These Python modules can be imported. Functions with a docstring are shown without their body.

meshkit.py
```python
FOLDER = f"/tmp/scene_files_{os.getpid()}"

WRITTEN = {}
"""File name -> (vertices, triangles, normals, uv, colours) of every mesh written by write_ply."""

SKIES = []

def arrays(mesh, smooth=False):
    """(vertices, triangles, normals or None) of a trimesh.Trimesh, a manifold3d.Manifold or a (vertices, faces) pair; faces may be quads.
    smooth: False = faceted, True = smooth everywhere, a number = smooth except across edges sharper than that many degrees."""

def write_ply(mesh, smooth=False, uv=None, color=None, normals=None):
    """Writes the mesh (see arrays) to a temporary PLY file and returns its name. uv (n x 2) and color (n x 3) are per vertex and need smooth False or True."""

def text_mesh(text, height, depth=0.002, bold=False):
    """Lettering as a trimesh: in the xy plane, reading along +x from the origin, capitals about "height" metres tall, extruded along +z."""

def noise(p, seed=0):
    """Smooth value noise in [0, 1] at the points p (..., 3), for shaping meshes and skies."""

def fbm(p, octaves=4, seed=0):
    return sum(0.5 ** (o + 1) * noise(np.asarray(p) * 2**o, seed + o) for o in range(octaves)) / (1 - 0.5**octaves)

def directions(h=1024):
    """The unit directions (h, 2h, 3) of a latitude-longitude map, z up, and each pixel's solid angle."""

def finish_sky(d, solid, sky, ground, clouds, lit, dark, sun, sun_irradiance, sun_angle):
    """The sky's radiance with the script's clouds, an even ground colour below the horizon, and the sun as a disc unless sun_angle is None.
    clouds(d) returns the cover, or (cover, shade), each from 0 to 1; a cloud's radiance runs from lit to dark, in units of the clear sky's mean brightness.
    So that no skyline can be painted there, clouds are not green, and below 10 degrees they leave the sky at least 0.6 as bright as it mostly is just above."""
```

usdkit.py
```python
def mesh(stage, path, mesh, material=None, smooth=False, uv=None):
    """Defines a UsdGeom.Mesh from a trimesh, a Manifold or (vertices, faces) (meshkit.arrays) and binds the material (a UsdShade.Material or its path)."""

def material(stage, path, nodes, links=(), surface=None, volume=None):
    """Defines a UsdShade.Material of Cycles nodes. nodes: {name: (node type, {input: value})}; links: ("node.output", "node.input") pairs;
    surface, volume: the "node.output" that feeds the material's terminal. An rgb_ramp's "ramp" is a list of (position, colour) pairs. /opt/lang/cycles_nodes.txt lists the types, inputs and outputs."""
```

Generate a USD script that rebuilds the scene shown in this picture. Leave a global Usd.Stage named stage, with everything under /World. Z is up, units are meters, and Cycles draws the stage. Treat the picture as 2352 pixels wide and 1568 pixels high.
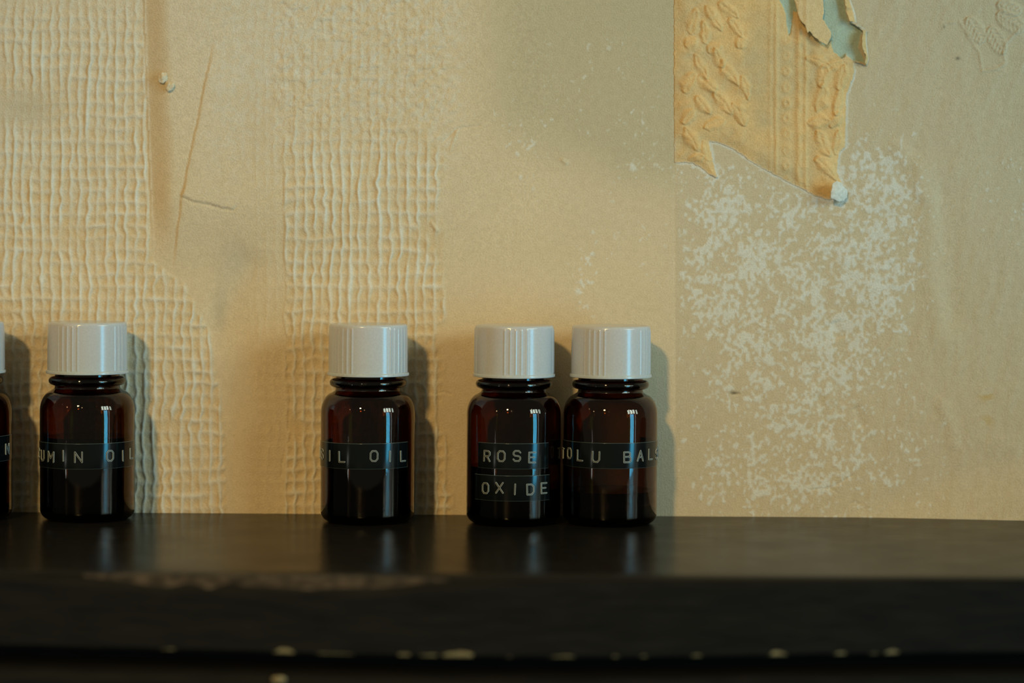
import math
import numpy as np
import trimesh
import shapely
from shapely.geometry import LineString, Polygon, Point, box
from shapely import affinity
import usdkit
from meshkit import noise, fbm
from pxr import Usd, UsdGeom, UsdLux, UsdShade, Gf, Sdf, Vt

stage = Usd.Stage.CreateInMemory()
UsdGeom.SetStageUpAxis(stage, UsdGeom.Tokens.z)
UsdGeom.SetStageMetersPerUnit(stage, 1.0)
UsdGeom.Xform.Define(stage, '/World')
UsdGeom.Scope.Define(stage, '/World/Looks')

# ------------------------------------------------------------------ camera
W, H = 2352, 1568
FPX = 5600.0
DW = 0.882                      # camera to wall
HC = 0.1037                     # camera height over the shelf top
PITCH = math.atan((784 - 526) / FPX)
ROLL = 0.0064
EYE = np.array([0.0, -DW, HC])
fwd = np.array([0, math.cos(PITCH), -math.sin(PITCH)])
rt0 = np.array([1.0, 0, 0])
up0 = np.cross(rt0, fwd)
RT = rt0 * math.cos(ROLL) + up0 * math.sin(ROLL)
UP = np.cross(RT, fwd)
cam = UsdGeom.Camera.Define(stage, '/World/camera')
cam.CreateHorizontalApertureAttr(36.0)
cam.CreateVerticalApertureAttr(24.0)
cam.CreateFocalLengthAttr(36.0 * FPX / W)
cam.CreateFStopAttr(5.0)
cam.CreateFocusDistanceAttr(0.858)
cam.CreateClippingRangeAttr(Gf.Vec2f(0.05, 100))
cam.CreateExposureAttr(0.0)
m = np.eye(4)
m[0, :3], m[1, :3], m[2, :3], m[3, :3] = RT, UP, -fwd, EYE
UsdGeom.Xformable(cam).AddTransformOp().Set(Gf.Matrix4d(m.tolist()))

# ------------------------------------------------------------------ light
AIM = np.array([0.0, -0.02, 0.05])


def direction(az, el):
    """from the shelf towards the room: az degrees to the right of the wall's normal, el up"""
    a, e = math.radians(az), math.radians(el)
    return np.array([math.sin(a) * math.cos(e), -math.cos(a) * math.cos(e), math.sin(e)])


def look(prim, pos, target):
    b = np.asarray(pos) - np.asarray(target)      # lights shine along -z
    b = b / np.linalg.norm(b)
    r = np.cross([0, 0, 1.0], b)
    r /= np.linalg.norm(r)
    u = np.cross(b, r)
    mm = np.eye(4)
    mm[0, :3], mm[1, :3], mm[2, :3], mm[3, :3] = r, u, b, pos
    UsdGeom.Xformable(prim).AddTransformOp().Set(Gf.Matrix4d(mm.tolist()))


def pane(name, az, el0, el1, width_deg, radiance, dist=2.2):
    """a pane of a window standing upright across the room"""
    d = direction(az, 0) * dist
    z0, z1 = dist * math.tan(math.radians(el0)), dist * math.tan(math.radians(el1))
    pos = np.array([d[0], d[1], 0.05 + (z0 + z1) / 2])
    l = UsdLux.RectLight.Define(stage, '/World/' + name)
    l.CreateWidthAttr(2 * dist * math.tan(math.radians(width_deg / 2)))
    l.CreateHeightAttr(z1 - z0)
    k = max(radiance)
    l.CreateIntensityAttr(k)
    l.CreateColorAttr(Gf.Vec3f(*[c / k for c in radiance]))
    look(l, pos, np.array([0, -0.02, pos[2]]))


def bulb(name, az, el, radius, radiance, dist=3.5, cone=None, target=None, soft=1.0):
    pos = AIM + direction(az, el) * dist
    l = UsdLux.SphereLight.Define(stage, '/World/' + name)
    l.CreateRadiusAttr(radius)
    k = max(radiance)
    l.CreateIntensityAttr(k)
    l.CreateColorAttr(Gf.Vec3f(*[c / k for c in radiance]))
    look(l, pos, AIM if target is None else np.array(target))
    if cone:
        s = UsdLux.ShapingAPI.Apply(l.GetPrim())
        s.CreateShapingConeAngleAttr(cone)
        s.CreateShapingConeSoftnessAttr(soft)


dome = UsdLux.DomeLight.Define(stage, '/World/room_glow')
dome.CreateIntensityAttr(1.0)
dome.CreateColorAttr(Gf.Vec3f(0.038, 0.037, 0.026))

COOL = np.array([0.84, 1.0, 0.83]) * 0.76
pane('window_pane_light', 44, 9, 22, 5.2, COOL * 17.0)
pane('window_pane_light_001', 51, 9, 22, 5.6, COOL * 19.0)
pane('window_pane_light_002', 58, 9, 22, 5.2, COOL * 17.0)
pane('window_pane_light_003', 66, 7, 20, 5.0, COOL * 10.0)
pane('window_pane_light_004', 51.5, -24, 7.5, 9.5, np.array([1.0, 6.4, 10.0]) * 1.0)
pane('window_pane_light_005', 60.5, -24, 7.5, 3.0, COOL * np.array([0.9, 0.9, 1.1]) * 2.0)
pane('door_glass_light', -46, -20, -5.6, 2.6, np.array([1.0, 0.99, 0.92]) * 4.0)
WARM = np.array([1.0, 0.66, 0.25])
bulb('spot_lamp', -17, 25, 0.11, WARM * 425, cone=6.2, target=(-0.05, 0, 0.02))
bulb('pendant_lamp', -6, 19, 0.05, WARM * 60)
bulb('pendant_lamp_001', -44, 17, 0.06, WARM * 60)
bulb('pendant_lamp_002', -60, 24, 0.04, WARM * 60)
bulb('pendant_lamp_003', 47, 24, 0.04, WARM * 60)


# ------------------------------------------------------------------ helpers
def px_ray(px, py):
    return fwd + RT * ((px - W / 2) / FPX) - UP * ((py - H / 2) / FPX)


def on_y(px, py, y):
    """the point of the upright plane at depth y that the photo shows at px, py"""
    d = px_ray(px, py)
    return EYE + d * ((y - EYE[1]) / d[1])


A_W = np.array([on_y(0, 0, 0), on_y(1000, 0, 0), on_y(0, 1000, 0)])


def wall_xz(px, py):
    px, py = np.asarray(px, float), np.asarray(py, float)
    d = fwd[:, None] + RT[:, None] * ((px.ravel() - W / 2) / FPX) - UP[:, None] * ((py.ravel() - H / 2) / FPX)
    p = EYE[:, None] + d * ((0 - EYE[1]) / d[1])
    return p[0].reshape(px.shape), p[2].reshape(px.shape)


def wall_px(x, z):
    d0, d1, d2 = x - EYE[0], -EYE[1], z - EYE[2]
    w = d1 * fwd[1] + d2 * fwd[2]
    u = (d0 * RT[0] + d1 * RT[1] + d2 * RT[2]) / w
    v = (d0 * UP[0] + d1 * UP[1] + d2 * UP[2]) / w
    return W / 2 + FPX * u, H / 2 - FPX * v


def data(prim, **kw):
    p = prim.GetPrim() if hasattr(prim, 'GetPrim') else prim
    for k, v in kw.items():
        p.SetCustomDataByKey(k, v)
    return p


used = {}


def path_for(name, parent='/World'):
    k = (parent, name)
    n = used.get(k, -1) + 1
    used[k] = n
    return f'{parent}/{name}' + (f'_{n:03d}' if n else '')


def thing(name, label, category, loc=(0, 0, 0), **kw):
    p = path_for(name)
    x = UsdGeom.Xform.Define(stage, p)
    x.AddTranslateOp().Set(Gf.Vec3d(*map(float, loc)))
    data(x, label=label, category=category, **kw)
    return p


def part(parent, name, mesh, material, smooth=30, label=None, color=None, **kw):
    p = path_for(name, parent)
    g = usdkit.mesh(stage, p, mesh, material, smooth=smooth)
    if color is not None:
        UsdGeom.PrimvarsAPI(g).CreatePrimvar('paint', Sdf.ValueTypeNames.Color3fArray, 'vertex').Set(Vt.Vec3fArray.FromNumpy(np.asarray(color, np.float32)))
    if label:
        data(g, label=label)
    if kw:
        data(g, **kw)
    return p


def smoothstep(a, b, x):
    t = np.clip((x - a) / (b - a), 0, 1)
    return t * t * (3 - 2 * t)


def n2(x, y, s, seed=0, sy=None):
    sy = sy or s
    return noise(np.stack([x / s, y / sy, np.full_like(x, 0.37)], -1), seed)


def f2(x, y, s, o=4, seed=0, sy=None):
    sy = sy or s
    return fbm(np.stack([x / s, y / sy, np.full_like(x, 0.37)], -1), o, seed)


def lathe(profile, n=96):
    """closed or open profile of (r, z), turned about z, wound so that normals face right of travel"""
    pr = np.asarray(profile, float)
    a = np.arange(n) / n * 2 * math.pi
    v = np.stack([pr[:, None, 0] * np.cos(a), pr[:, None, 0] * np.sin(a), np.repeat(pr[:, 1:2], n, 1)], -1).reshape(-1, 3)
    k = len(pr)
    i = np.arange(k - 1)[:, None] * n
    j = np.arange(n)[None]
    j1 = (j + 1) % n
    f = np.stack([i + j, i + j1, i + n + j1, i + n + j], -1).reshape(-1, 4)
    mesh = trimesh.Trimesh(v, np.vstack([f[:, [0, 1, 2]], f[:, [0, 2, 3]]]), process=False)
    mesh.merge_vertices(digits_vertex=9)
    mesh.update_faces(mesh.nondegenerate_faces())
    mesh.fix_normals()
    return mesh


def arc(cx, cz, rx, rz, a0, a1, n=10):
    t = np.radians(np.linspace(a0, a1, n))
    return [(cx + rx * math.cos(q), cz + rz * math.sin(q)) for q in t]


def seg(x, y, line):
    """distance to a polyline in px and the position along it from 0 to 1, and signed side"""
    line = np.asarray(line, float)
    best = np.full(x.shape, 1e9)
    at = np.zeros(x.shape)
    side = np.zeros(x.shape)
    L = np.concatenate([[0], np.cumsum(np.hypot(*np.diff(line, axis=0).T))])
    for k in range(len(line) - 1):
        a, b = line[k], line[k + 1]
        d = b - a
        n = math.hypot(*d)
        t = np.clip(((x - a[0]) * d[0] + (y - a[1]) * d[1]) / (n * n), 0, 1)
        q = np.hypot(x - a[0] - t * d[0], y - a[1] - t * d[1])
        s = ((x - a[0]) * d[1] - (y - a[1]) * d[0]) / n
        c = q < best
        best = np.where(c, q, best)
        at = np.where(c, (L[k] + t * n) / L[-1], at)
        side = np.where(c, s, side)
    return best, at, side


def blob(x, y, cx, cy, rx, ry, p=2.0):
    return np.exp(-(np.abs((x - cx) / rx) ** p + np.abs((y - cy) / ry) ** p))


# ------------------------------------------------------------------ materials
def mat(name, nodes, links=(), surface='p.BSDF', volume=None):
    return usdkit.material(stage, '/World/Looks/' + name, nodes, links, surface, volume)


def paper_mat(name, rough=0.7, bump=0.35, fine=2000.0):
    return mat(name, {
        'a': ('attribute', {'attribute': 'paint'}),
        'g': ('geometry', {}),
        'n1': ('noise_texture', {'scale': fine, 'detail': 3.0, 'roughness': 0.6}),
        'n2': ('noise_texture', {'scale': 420.0, 'detail': 4.0, 'roughness': 0.6}),
        'r1': ('rgb_ramp', {'ramp': [(0.25, (0.85, 0.85, 0.83)), (0.75, (1.12, 1.12, 1.14))]}),
        'r2': ('rgb_ramp', {'ramp': [(0.3, (0.95, 0.94, 0.92)), (0.7, (1.04, 1.04, 1.05))]}),
        'm1': ('mix_color', {'blend_type': 'multiply', 'fac': 1.0}),
        'm2': ('mix_color', {'blend_type': 'multiply', 'fac': 1.0}),
        'b': ('bump', {'strength': bump, 'distance': 0.0004}),
        'p': ('principled_bsdf', {'roughness': rough, 'specular_ior_level': 0.3}),
    }, [('g.position', 'n1.vector'), ('g.position', 'n2.vector'), ('n1.fac', 'r1.fac'), ('n2.fac', 'r2.fac'),
        ('a.color', 'm1.a'), ('r1.color', 'm1.b'), ('m1.result', 'm2.a'), ('r2.color', 'm2.b'), ('m2.result', 'p.base_color'),
        ('n1.fac', 'b.height'), ('b.normal', 'p.normal')])


M_WALL = paper_mat('old_wall_paint', 0.62, 0.75)
M_PAPER = paper_mat('embossed_paper', 0.75, 0.8)
M_BACK = mat('paper_backing', {
    'g': ('geometry', {}), 'n': ('noise_texture', {'scale': 900.0, 'detail': 4.0}),
    'r': ('rgb_ramp', {'ramp': [(0.3, (0.62, 0.60, 0.53)), (0.7, (0.78, 0.79, 0.75))]}),
    'b': ('bump', {'strength': 0.5, 'distance': 0.0005}), 'p': ('principled_bsdf', {'roughness': 0.85})},
    [('g.position', 'n.vector'), ('n.fac', 'r.fac'), ('r.color', 'p.base_color'), ('n.fac', 'b.height'), ('b.normal', 'p.normal')])
M_CAP = mat('cap_plastic', {
    'g': ('geometry', {}), 'n': ('noise_texture', {'scale': 1500.0, 'detail': 2.0}),
    'r': ('rgb_ramp', {'ramp': [(0.3, (0.53, 0.56, 0.60)), (0.7, (0.58, 0.61, 0.65))]}),
    'p': ('principled_bsdf', {'roughness': 0.18, 'specular_ior_level': 0.55, 'subsurface_weight': 0.15, 'subsurface_scale': 0.0015})},
    [('g.position', 'n.vector'), ('n.fac', 'r.fac'), ('r.color', 'p.base_color')])
M_GLASS = mat('amber_glass', {
    'p': ('glass_bsdf', {'color': (1.0, 1.0, 1.0), 'roughness': 0.0, 'IOR': 1.5}),
    'v': ('absorption_volume', {'color': (0.75, 0.56, 0.08), 'density': 3200.0})}, surface='p.BSDF', volume='v.volume')
M_LIQUID = mat('dark_oil', {
    'p': ('glass_bsdf', {'color': (1.0, 1.0, 1.0), 'roughness': 0.0, 'IOR': 1.45}),
    'v': ('absorption_volume', {'color': (0.5, 0.25, 0.1), 'density': 600.0})}, surface='p.BSDF', volume='v.volume')
M_TAPE = mat('black_label_tape', {
    'a': ('attribute', {'attribute': 'paint'}),
    'p': ('principled_bsdf', {'roughness': 0.13, 'specular_ior_level': 0.4})}, [('a.color', 'p.base_color')])
M_EMBOSS = mat('embossed_white', {
    'a': ('attribute', {'attribute': 'paint'}),
    'p': ('principled_bsdf', {'roughness': 0.4})}, [('a.color', 'p.base_color')])
M_SHELF = mat('dark_shelf_paint', {
    'g': ('geometry', {}),
    'mp': ('mapping', {'scale': (60.0, 500.0, 500.0)}),
    'n': ('noise_texture', {'scale': 1.0, 'detail': 5.0, 'roughness': 0.6}),
    'n2': ('noise_texture', {'scale': 45.0, 'detail': 4.0, 'roughness': 0.6}),
    'r': ('rgb_ramp', {'ramp': [(0.3, (0.008, 0.008, 0.0075)), (0.7, (0.016, 0.0145, 0.012))]}),
    'rr': ('rgb_ramp', {'ramp': [(0.3, (0.21, 0.21, 0.21)), (0.7, (0.27, 0.27, 0.27))]}),
    'b': ('bump', {'strength': 0.10, 'distance': 0.0003}),
    'sx': ('separate_xyz', {}), 'mr': ('map_range', {'from_min': -0.149, 'from_max': -0.156, 'to_min': 0.0, 'to_max': 0.28, 'clamp': True}), 'ad': ('math', {'math_type': 'add'}),
    'p': ('principled_bsdf', {'ior': 1.17, 'specular_ior_level': 0.25})},
    [('g.position', 'mp.vector'), ('mp.vector', 'n.vector'), ('g.position', 'n2.vector'), ('n.fac', 'r.fac'), ('r.color', 'p.base_color'),
     ('n2.fac', 'rr.fac'), ('g.position', 'sx.vector'), ('sx.y', 'mr.value'), ('mr.result', 'ad.value1'), ('rr.color', 'ad.value2'), ('ad.value', 'p.roughness'), ('n.fac', 'b.height'), ('b.normal', 'p.normal')])
M_CHIP = mat('bare_wood', {
    'g': ('geometry', {}), 'n': ('noise_texture', {'scale': 700.0, 'detail': 3.0}),
    'r': ('rgb_ramp', {'ramp': [(0.3, (0.16, 0.12, 0.05)), (0.7, (0.34, 0.27, 0.13))]}),
    'p': ('principled_bsdf', {'roughness': 0.5})}, [('g.position', 'n.vector'), ('n.fac', 'r.fac'), ('r.color', 'p.base_color')])

M_HIGHLIGHT = mat('painted_highlight', {  # lighter brown for the highlight painted on the shelf arris
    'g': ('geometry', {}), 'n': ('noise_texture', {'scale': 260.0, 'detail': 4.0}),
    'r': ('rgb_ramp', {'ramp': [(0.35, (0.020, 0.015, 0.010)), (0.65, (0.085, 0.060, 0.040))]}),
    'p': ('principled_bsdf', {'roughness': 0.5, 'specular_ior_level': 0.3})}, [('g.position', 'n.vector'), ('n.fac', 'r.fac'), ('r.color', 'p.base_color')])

# ------------------------------------------------------------------ the wall
MM = 0.001
CREAM = np.array([0.72, 0.61, 0.43])
PALE = np.array([0.74, 0.70, 0.60])
TAN = np.array([0.62, 0.54, 0.385])
GREEN = np.array([0.46, 0.58, 0.49])
OCHRE = np.array([0.82, 0.57, 0.27])

REMNANT = [(1548, -90), (1548, 100), (1548, 250), (1549, 374), (1575, 374), (1592, 376), (1606, 383), (1620, 393), (1630, 402), (1648, 409), (1641, 380), (1635, 350), (1630, 325),
           (1650, 328), (1662, 333), (1682, 341), (1705, 357), (1725, 371), (1745, 383), (1770, 397), (1790, 407), (1815, 421), (1840, 432), (1865, 447), (1890, 456), (1908, 460),
           (1936, 440), (1934, 418), (1927, 402), (1925, 392), (1926, 370), (1929, 350), (1943, 336), (1943, 290), (1944, 240), (1945, 215), (1950, 207), (1953, 195), (1959, 180), (1963, 165),
           (1962, 142), (1955, 134), (1946, 129), (1943, 121), (1940, 131), (1932, 135), (1925, 128), (1915, 119), (1910, 106), (1909, 92), (1896, 105), (1880, 92), (1862, 78), (1846, 55), (1836, 30),
           (1822, 26), (1820, 52), (1816, 74), (1812, 83), (1808, 62), (1806, 45), (1805, 33), (1800, 20), (1790, 0), (1782, -90)]

GREEN_HOLE = [(1782, -60), (1790, 0), (1800, 20), (1805, 33), (1806, 45), (1808, 62), (1812, 86), (1870, 110), (1915, 136), (1958, 142), (1976, 143), (1988, 145),
              (1979, 125), (1971, 110), (1974, 95), (1976, 82), (1983, 73), (1975, 62), (1964, 53), (1950, 51), (1944, 35), (1941, 15), (1938, 0), (1930, -60)]


def inside(x, y, poly, soft=1.5, wob=0.0, seed=5):
    """soft mask of a px polygon, for the points near it"""
    P = Polygon(poly)
    out = np.zeros(x.shape)
    b = P.bounds
    near = (x > b[0] - 12) & (x < b[2] + 12) & (y > b[1] - 12) & (y < b[3] + 12)
    if near.any():
        qx, qy = x[near], y[near]
        if wob:
            qx, qy = qx + wob * (n2(qx, qy, 7, seed) - 0.5) * 2, qy + wob * (n2(qx, qy, 7, seed + 1) - 0.5) * 2
        pts = shapely.points(qx, qy)
        d = shapely.distance(pts, P.exterior) * np.where(shapely.contains_xy(P, qx, qy), 1, -1)
        out[near] = smoothstep(-soft, soft, d)
    return out


def scrim(x, y):
    """woven scrim under the paint: height 0..1"""
    xw = x + 9 * (n2(x, y, 70, 11, 110) - 0.5) * 2 + 5.5 * (n2(x, y, 15, 12, 20) - 0.5) * 2
    yw = y + 9 * (n2(x, y, 90, 13) - 0.5) * 2 + 3.5 * (n2(x, y, 18, 14) - 0.5) * 2
    per, pery = 21.5, 28.0
    k = np.floor(xw / per)
    d = xw / per - k - 0.5
    wv = 0.17 + 0.07 * n2(k * 7.1, y, 1.0, 15, 40)
    amp = 0.25 + 0.95 * n2(k * 5.3, y, 1.0, 16, 55)
    amp = amp * smoothstep(0.18, 0.42, f2(x, y, 75, 3, 18))
    v = amp * np.exp(-(d / wv) ** 2)
    j = np.floor(yw / pery)
    e = yw / pery - j - 0.5
    amph = (0.0 + 0.8 * n2(x, j * 3.7, 45, 17, 1.0)) * smoothstep(0.2, 0.42, f2(x, y, 75, 3, 18))
    h = amph * np.exp(-(e / 0.25) ** 2)
    return np.maximum(v, h) * 0.8 + 0.25 * (v + h)


def scrim_mask(x, y):
    edge = np.interp(y, [-400, 0, 300, 520, 600, 650, 760, 900, 1010, 1200], [322, 326, 336, 342, 350, 420, 480, 505, 520, 522])
    edge = edge + 10 * (n2(x, y, 40, 21) - 0.5)
    a = smoothstep(edge + 5, edge - 5, x) * (0.45 + 0.55 * smoothstep(-80, 180, y))
    a *= 1 - 0.9 * blob(x, y, 40, 245, 95, 55) * smoothstep(0.3, 0.6, n2(x, y, 90, 24) + 0.25)
    le = np.interp(y, [-400, 0, 400, 1200], [610, 640, 655, 655]) + 12 * (n2(x, y, 45, 22) - 0.5)
    re = np.interp(y, [-400, 0, 300, 420, 700, 760, 1200], [1010, 1010, 990, 1010, 1020, 1010, 1030]) + 50 * (n2(x, y, 60, 23) - 0.5)
    b = smoothstep(le - 6, le + 6, x) * smoothstep(re + 14, re - 14, x)
    b *= 0.30 + 0.70 * smoothstep(240, 430, y + 120 * (n2(x, y, 80, 25) - 0.5))
    c = 0.22 * smoothstep(560, 600, x) * smoothstep(680, 640, x)
    return np.clip(np.maximum(np.maximum(a, b), c), 0, 1), a, b


def residue(x, y):
    """how densely the pale paper backing still sticks, 0..1"""
    m = 0.85 * blob(x, y, 1830, 560, 240, 200) + 0.75 * blob(x, y, 1750, 820, 210, 260) + 0.75 * blob(x, y, 1960, 700, 130, 260)
    m += 0.7 * blob(x, y, 1880, 1080, 260, 130) + 0.55 * blob(x, y, 1640, 440, 70, 90) + 0.6 * blob(x, y, 2010, 400, 110, 120) + 0.5 * blob(x, y, 1640, 640, 90, 120) + 0.35 * blob(x, y, 2080, 560, 60, 160) + 0.3 * blob(x, y, 1720, 1120, 170, 70)
    m += 0.5 * blob(x, y, 2330, 430, 80, 130) + 0.28 * blob(x, y, 2130, 1040, 90, 110)
    m *= smoothstep(1549, 1562, x)
    m += 0.62 * blob(x, y, 1345, 630, 55, 130) + 0.40 * blob(x, y, 1490, 400, 70, 260) + 0.30 * blob(x, y, 1250, 200, 230, 240) + 0.34 * blob(x, y, 1200, 340, 60, 80)
    return np.clip(m, 0, 1)


def speckle(x, y):
    f = 0.5 * n2(x, y, 9, 31, 11.0) + 0.5 * n2(x, y, 5.0, 32, 6.0) + 0.30 * (n2(x, y, 34, 33) - 0.5)
    r = residue(x, y)
    return smoothstep(0.0, 0.16, f - (0.74 - 0.30 * r)) * np.clip(r * 3, 0, 1)


LEAVES = [((2222, 40), (2258, 98), 17), ((2272, 62), (2306, 124), 17), ((2290, 30), (2352, 70), 20), ((2330, -20), (2300, -70), 22), ((2290, 8), (2345, 28), 14)]


def relief(x, y):
    """height of the wall's face in mm, x and y in px of the frame"""
    s = np.zeros(x.shape)
    msk, a, b = scrim_mask(x, y)
    s += 0.86 * msk * scrim(x, y)
    # crusty paint over the scrim
    cr = f2(x, y, 26, 3, 41)
    crust = smoothstep(600, 650, x) * smoothstep(1090, 1000, x) * smoothstep(420, 250, y) + 0.5 * smoothstep(330, 300, x) * smoothstep(220, 60, y)
    s += crust * (0.30 * np.abs(cr - 0.5) * 2 + 0.22 * smoothstep(0.52, 0.62, f2(x, y, 15, 2, 42)))
    # smooth trowelled strip: a hollow along its left edge that rises to the right
    left = np.interp(y, [-400, 0, 300, 640], [327, 330, 340, 352])
    fade = 1 - smoothstep(430, 640, y)
    t = smoothstep(-0.25, 1, (x - left) / (62.0 + 14 * (n2(x, y, 80, 45) - 0.5))) * (x > left)
    hollow = (x > left) * smoothstep(0, 6, x - left)
    s += fade * (3.8 * t * smoothstep(1350, 430, x) - 0.4 * hollow * (1 - t))
    # fold line
    fold = [(505, 40), (490, 110), (462, 250), (437, 370), (420, 450), (407, 540), (394, 640)]
    wx_ = 5 * (n2(x, y, 35, 48) - 0.5) + 3 * (n2(x, y, 9, 49) - 0.5)
    d, at, side = seg(x + wx_, y, fold)
    ends = smoothstep(0.02, 0.25, at) * smoothstep(1.0, 0.82, at)
    near = np.exp(-(d / 60) ** 2)
    s += ends * near * 0.55 * smoothstep(-3.5, 3.5, side)
    s -= ends * 0.16 * np.exp(-(np.maximum(d, 0) / 3.5) ** 2)
    # flap edge below it
    flap = [(418, 452), (450, 464), (500, 477), (536, 482), (556, 462)]
    d, at, side = seg(x, y + wx_ * 1.5, flap)
    e2 = smoothstep(1.0, 0.75, at) * smoothstep(0, 0.03, at)
    s += e2 * np.exp(-(d / 30) ** 2) * 0.45 * (0.5 + n2(x, y, 25, 46)) * smoothstep(-2.5, 2.5, side)
    s -= e2 * 0.4 * np.exp(-(d / 3.5) ** 2) * smoothstep(0.3, 0.6, n2(x, y, 30, 47) + 0.1)
    # dent at the strip's foot
    d, at, _ = seg(x, y, [(590, 560), (545, 660), (505, 760), (500, 830)])
    s -= 0.9 * np.exp(-(d / 38) ** 2) * smoothstep(0, 0.2, at) * smoothstep(1, 0.7, at)
    d, at, side = seg(x, y, [(655, 770), (660, 860), (667, 900), (662, 980), (656, 1030), (648, 1065), (646, 1120)])
    s -= 0.30 * np.exp(-(d / 2.2) ** 2) * smoothstep(1.0, 0.9, at)
    # the plain paper to the right of the scrim
    s += 0.18 * (f2(x, y, 120, 3, 51) - 0.5) + 0.05 * (f2(x, y, 22, 3, 52) - 0.5)
    for ln, w, h in [([(1015, 330), (1050, 295), (1100, 290)], 3, -0.25), ([(1290, 366), (1300, 374)], 4, 0.5), ([(990, 510), (1005, 530)], 3.5, 0.5),
                     ([(1035, 345), (1050, 300)], 3, 0.25), ([(985, 775), (990, 850), (1000, 880), (1010, 920)], 2.5, -0.25), ([(1000, 905), (1020, 900), (1035, 905)], 2.5, -0.25)]:
        d, at, _ = seg(x, y, ln)
        s += h * np.exp(-(d / w) ** 2) * smoothstep(0, 0.1, at + 0.05)
    # paper joint
    d, at, side = seg(x, y, [(1549, -300), (1549, 300), (1551, 800), (1553, 1240)])
    s -= 0.07 * np.exp(-(d / 1.8) ** 2) * (0.3 + 1.2 * n2(x, y, 30, 54))
    # residue stands proud
    s += 0.10 * speckle(x, y) + 0.20 * smoothstep(1560, 1640, x) * (f2(x, y, 60, 4, 53) - 0.5)
    s += smoothstep(1620, 1950, x) * (0.75 * (f2(x + 0.25 * y, y, 38, 3, 55, 130) - 0.5) + 0.28 * (f2(x, y, 16, 3, 56, 26) - 0.5) + 0.12 * smoothstep(0.50, 0.74, f2(x + 0.3 * y, y, 26, 3, 57, 60)))
    # long creases at the right
    for ln, w, h in [([(2120, 330), (2137, 480), (2140, 640), (2160, 760), (2190, 840)], 24, 0.55), ([(2160, 380), (2170, 600), (2200, 780)], 30, -0.45),
                     ([(2150, 900), (2185, 980), (2190, 1040)], 14, 0.35), ([(1915, 735), (1930, 780)], 14, -0.45), ([(1965, 930), (1980, 985)], 12, -0.4),
                     ([(1880, 900), (1895, 960), (1885, 1010)], 12, -0.3), ([(2040, 320), (2100, 380), (2120, 470)], 20, 0.4), ([(2260, 1010), (2350, 1040)], 22, 0.3),
                     ([(1860, 1125), (1905, 1120), (1930, 1108), (1960, 1090)], 2.5, -0.25), ([(1905, 1120), (1925, 1132)], 2.5, -0.2), ([(1950, 1158), (1962, 1152), (1978, 1158)], 2.5, -0.2),
                     ([(1676, 902), (1696, 904)], 3.0, -0.5)]:
        d, at, _ = seg(x, y, ln)
        s += h * np.exp(-(d / w) ** 2) * smoothstep(0, 0.15, at + 0.05 * (w < 5)) * smoothstep(1, 0.85, at - 0.1 * (w < 5))
    # bulge added in the lower right corner, standing in for an unseen object's shadow
    s += 8.5 * smoothstep(0, 340, (x - 1960) * 0.55 + (y - 1160) * 1.5) * smoothstep(900, 1160, y)
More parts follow.
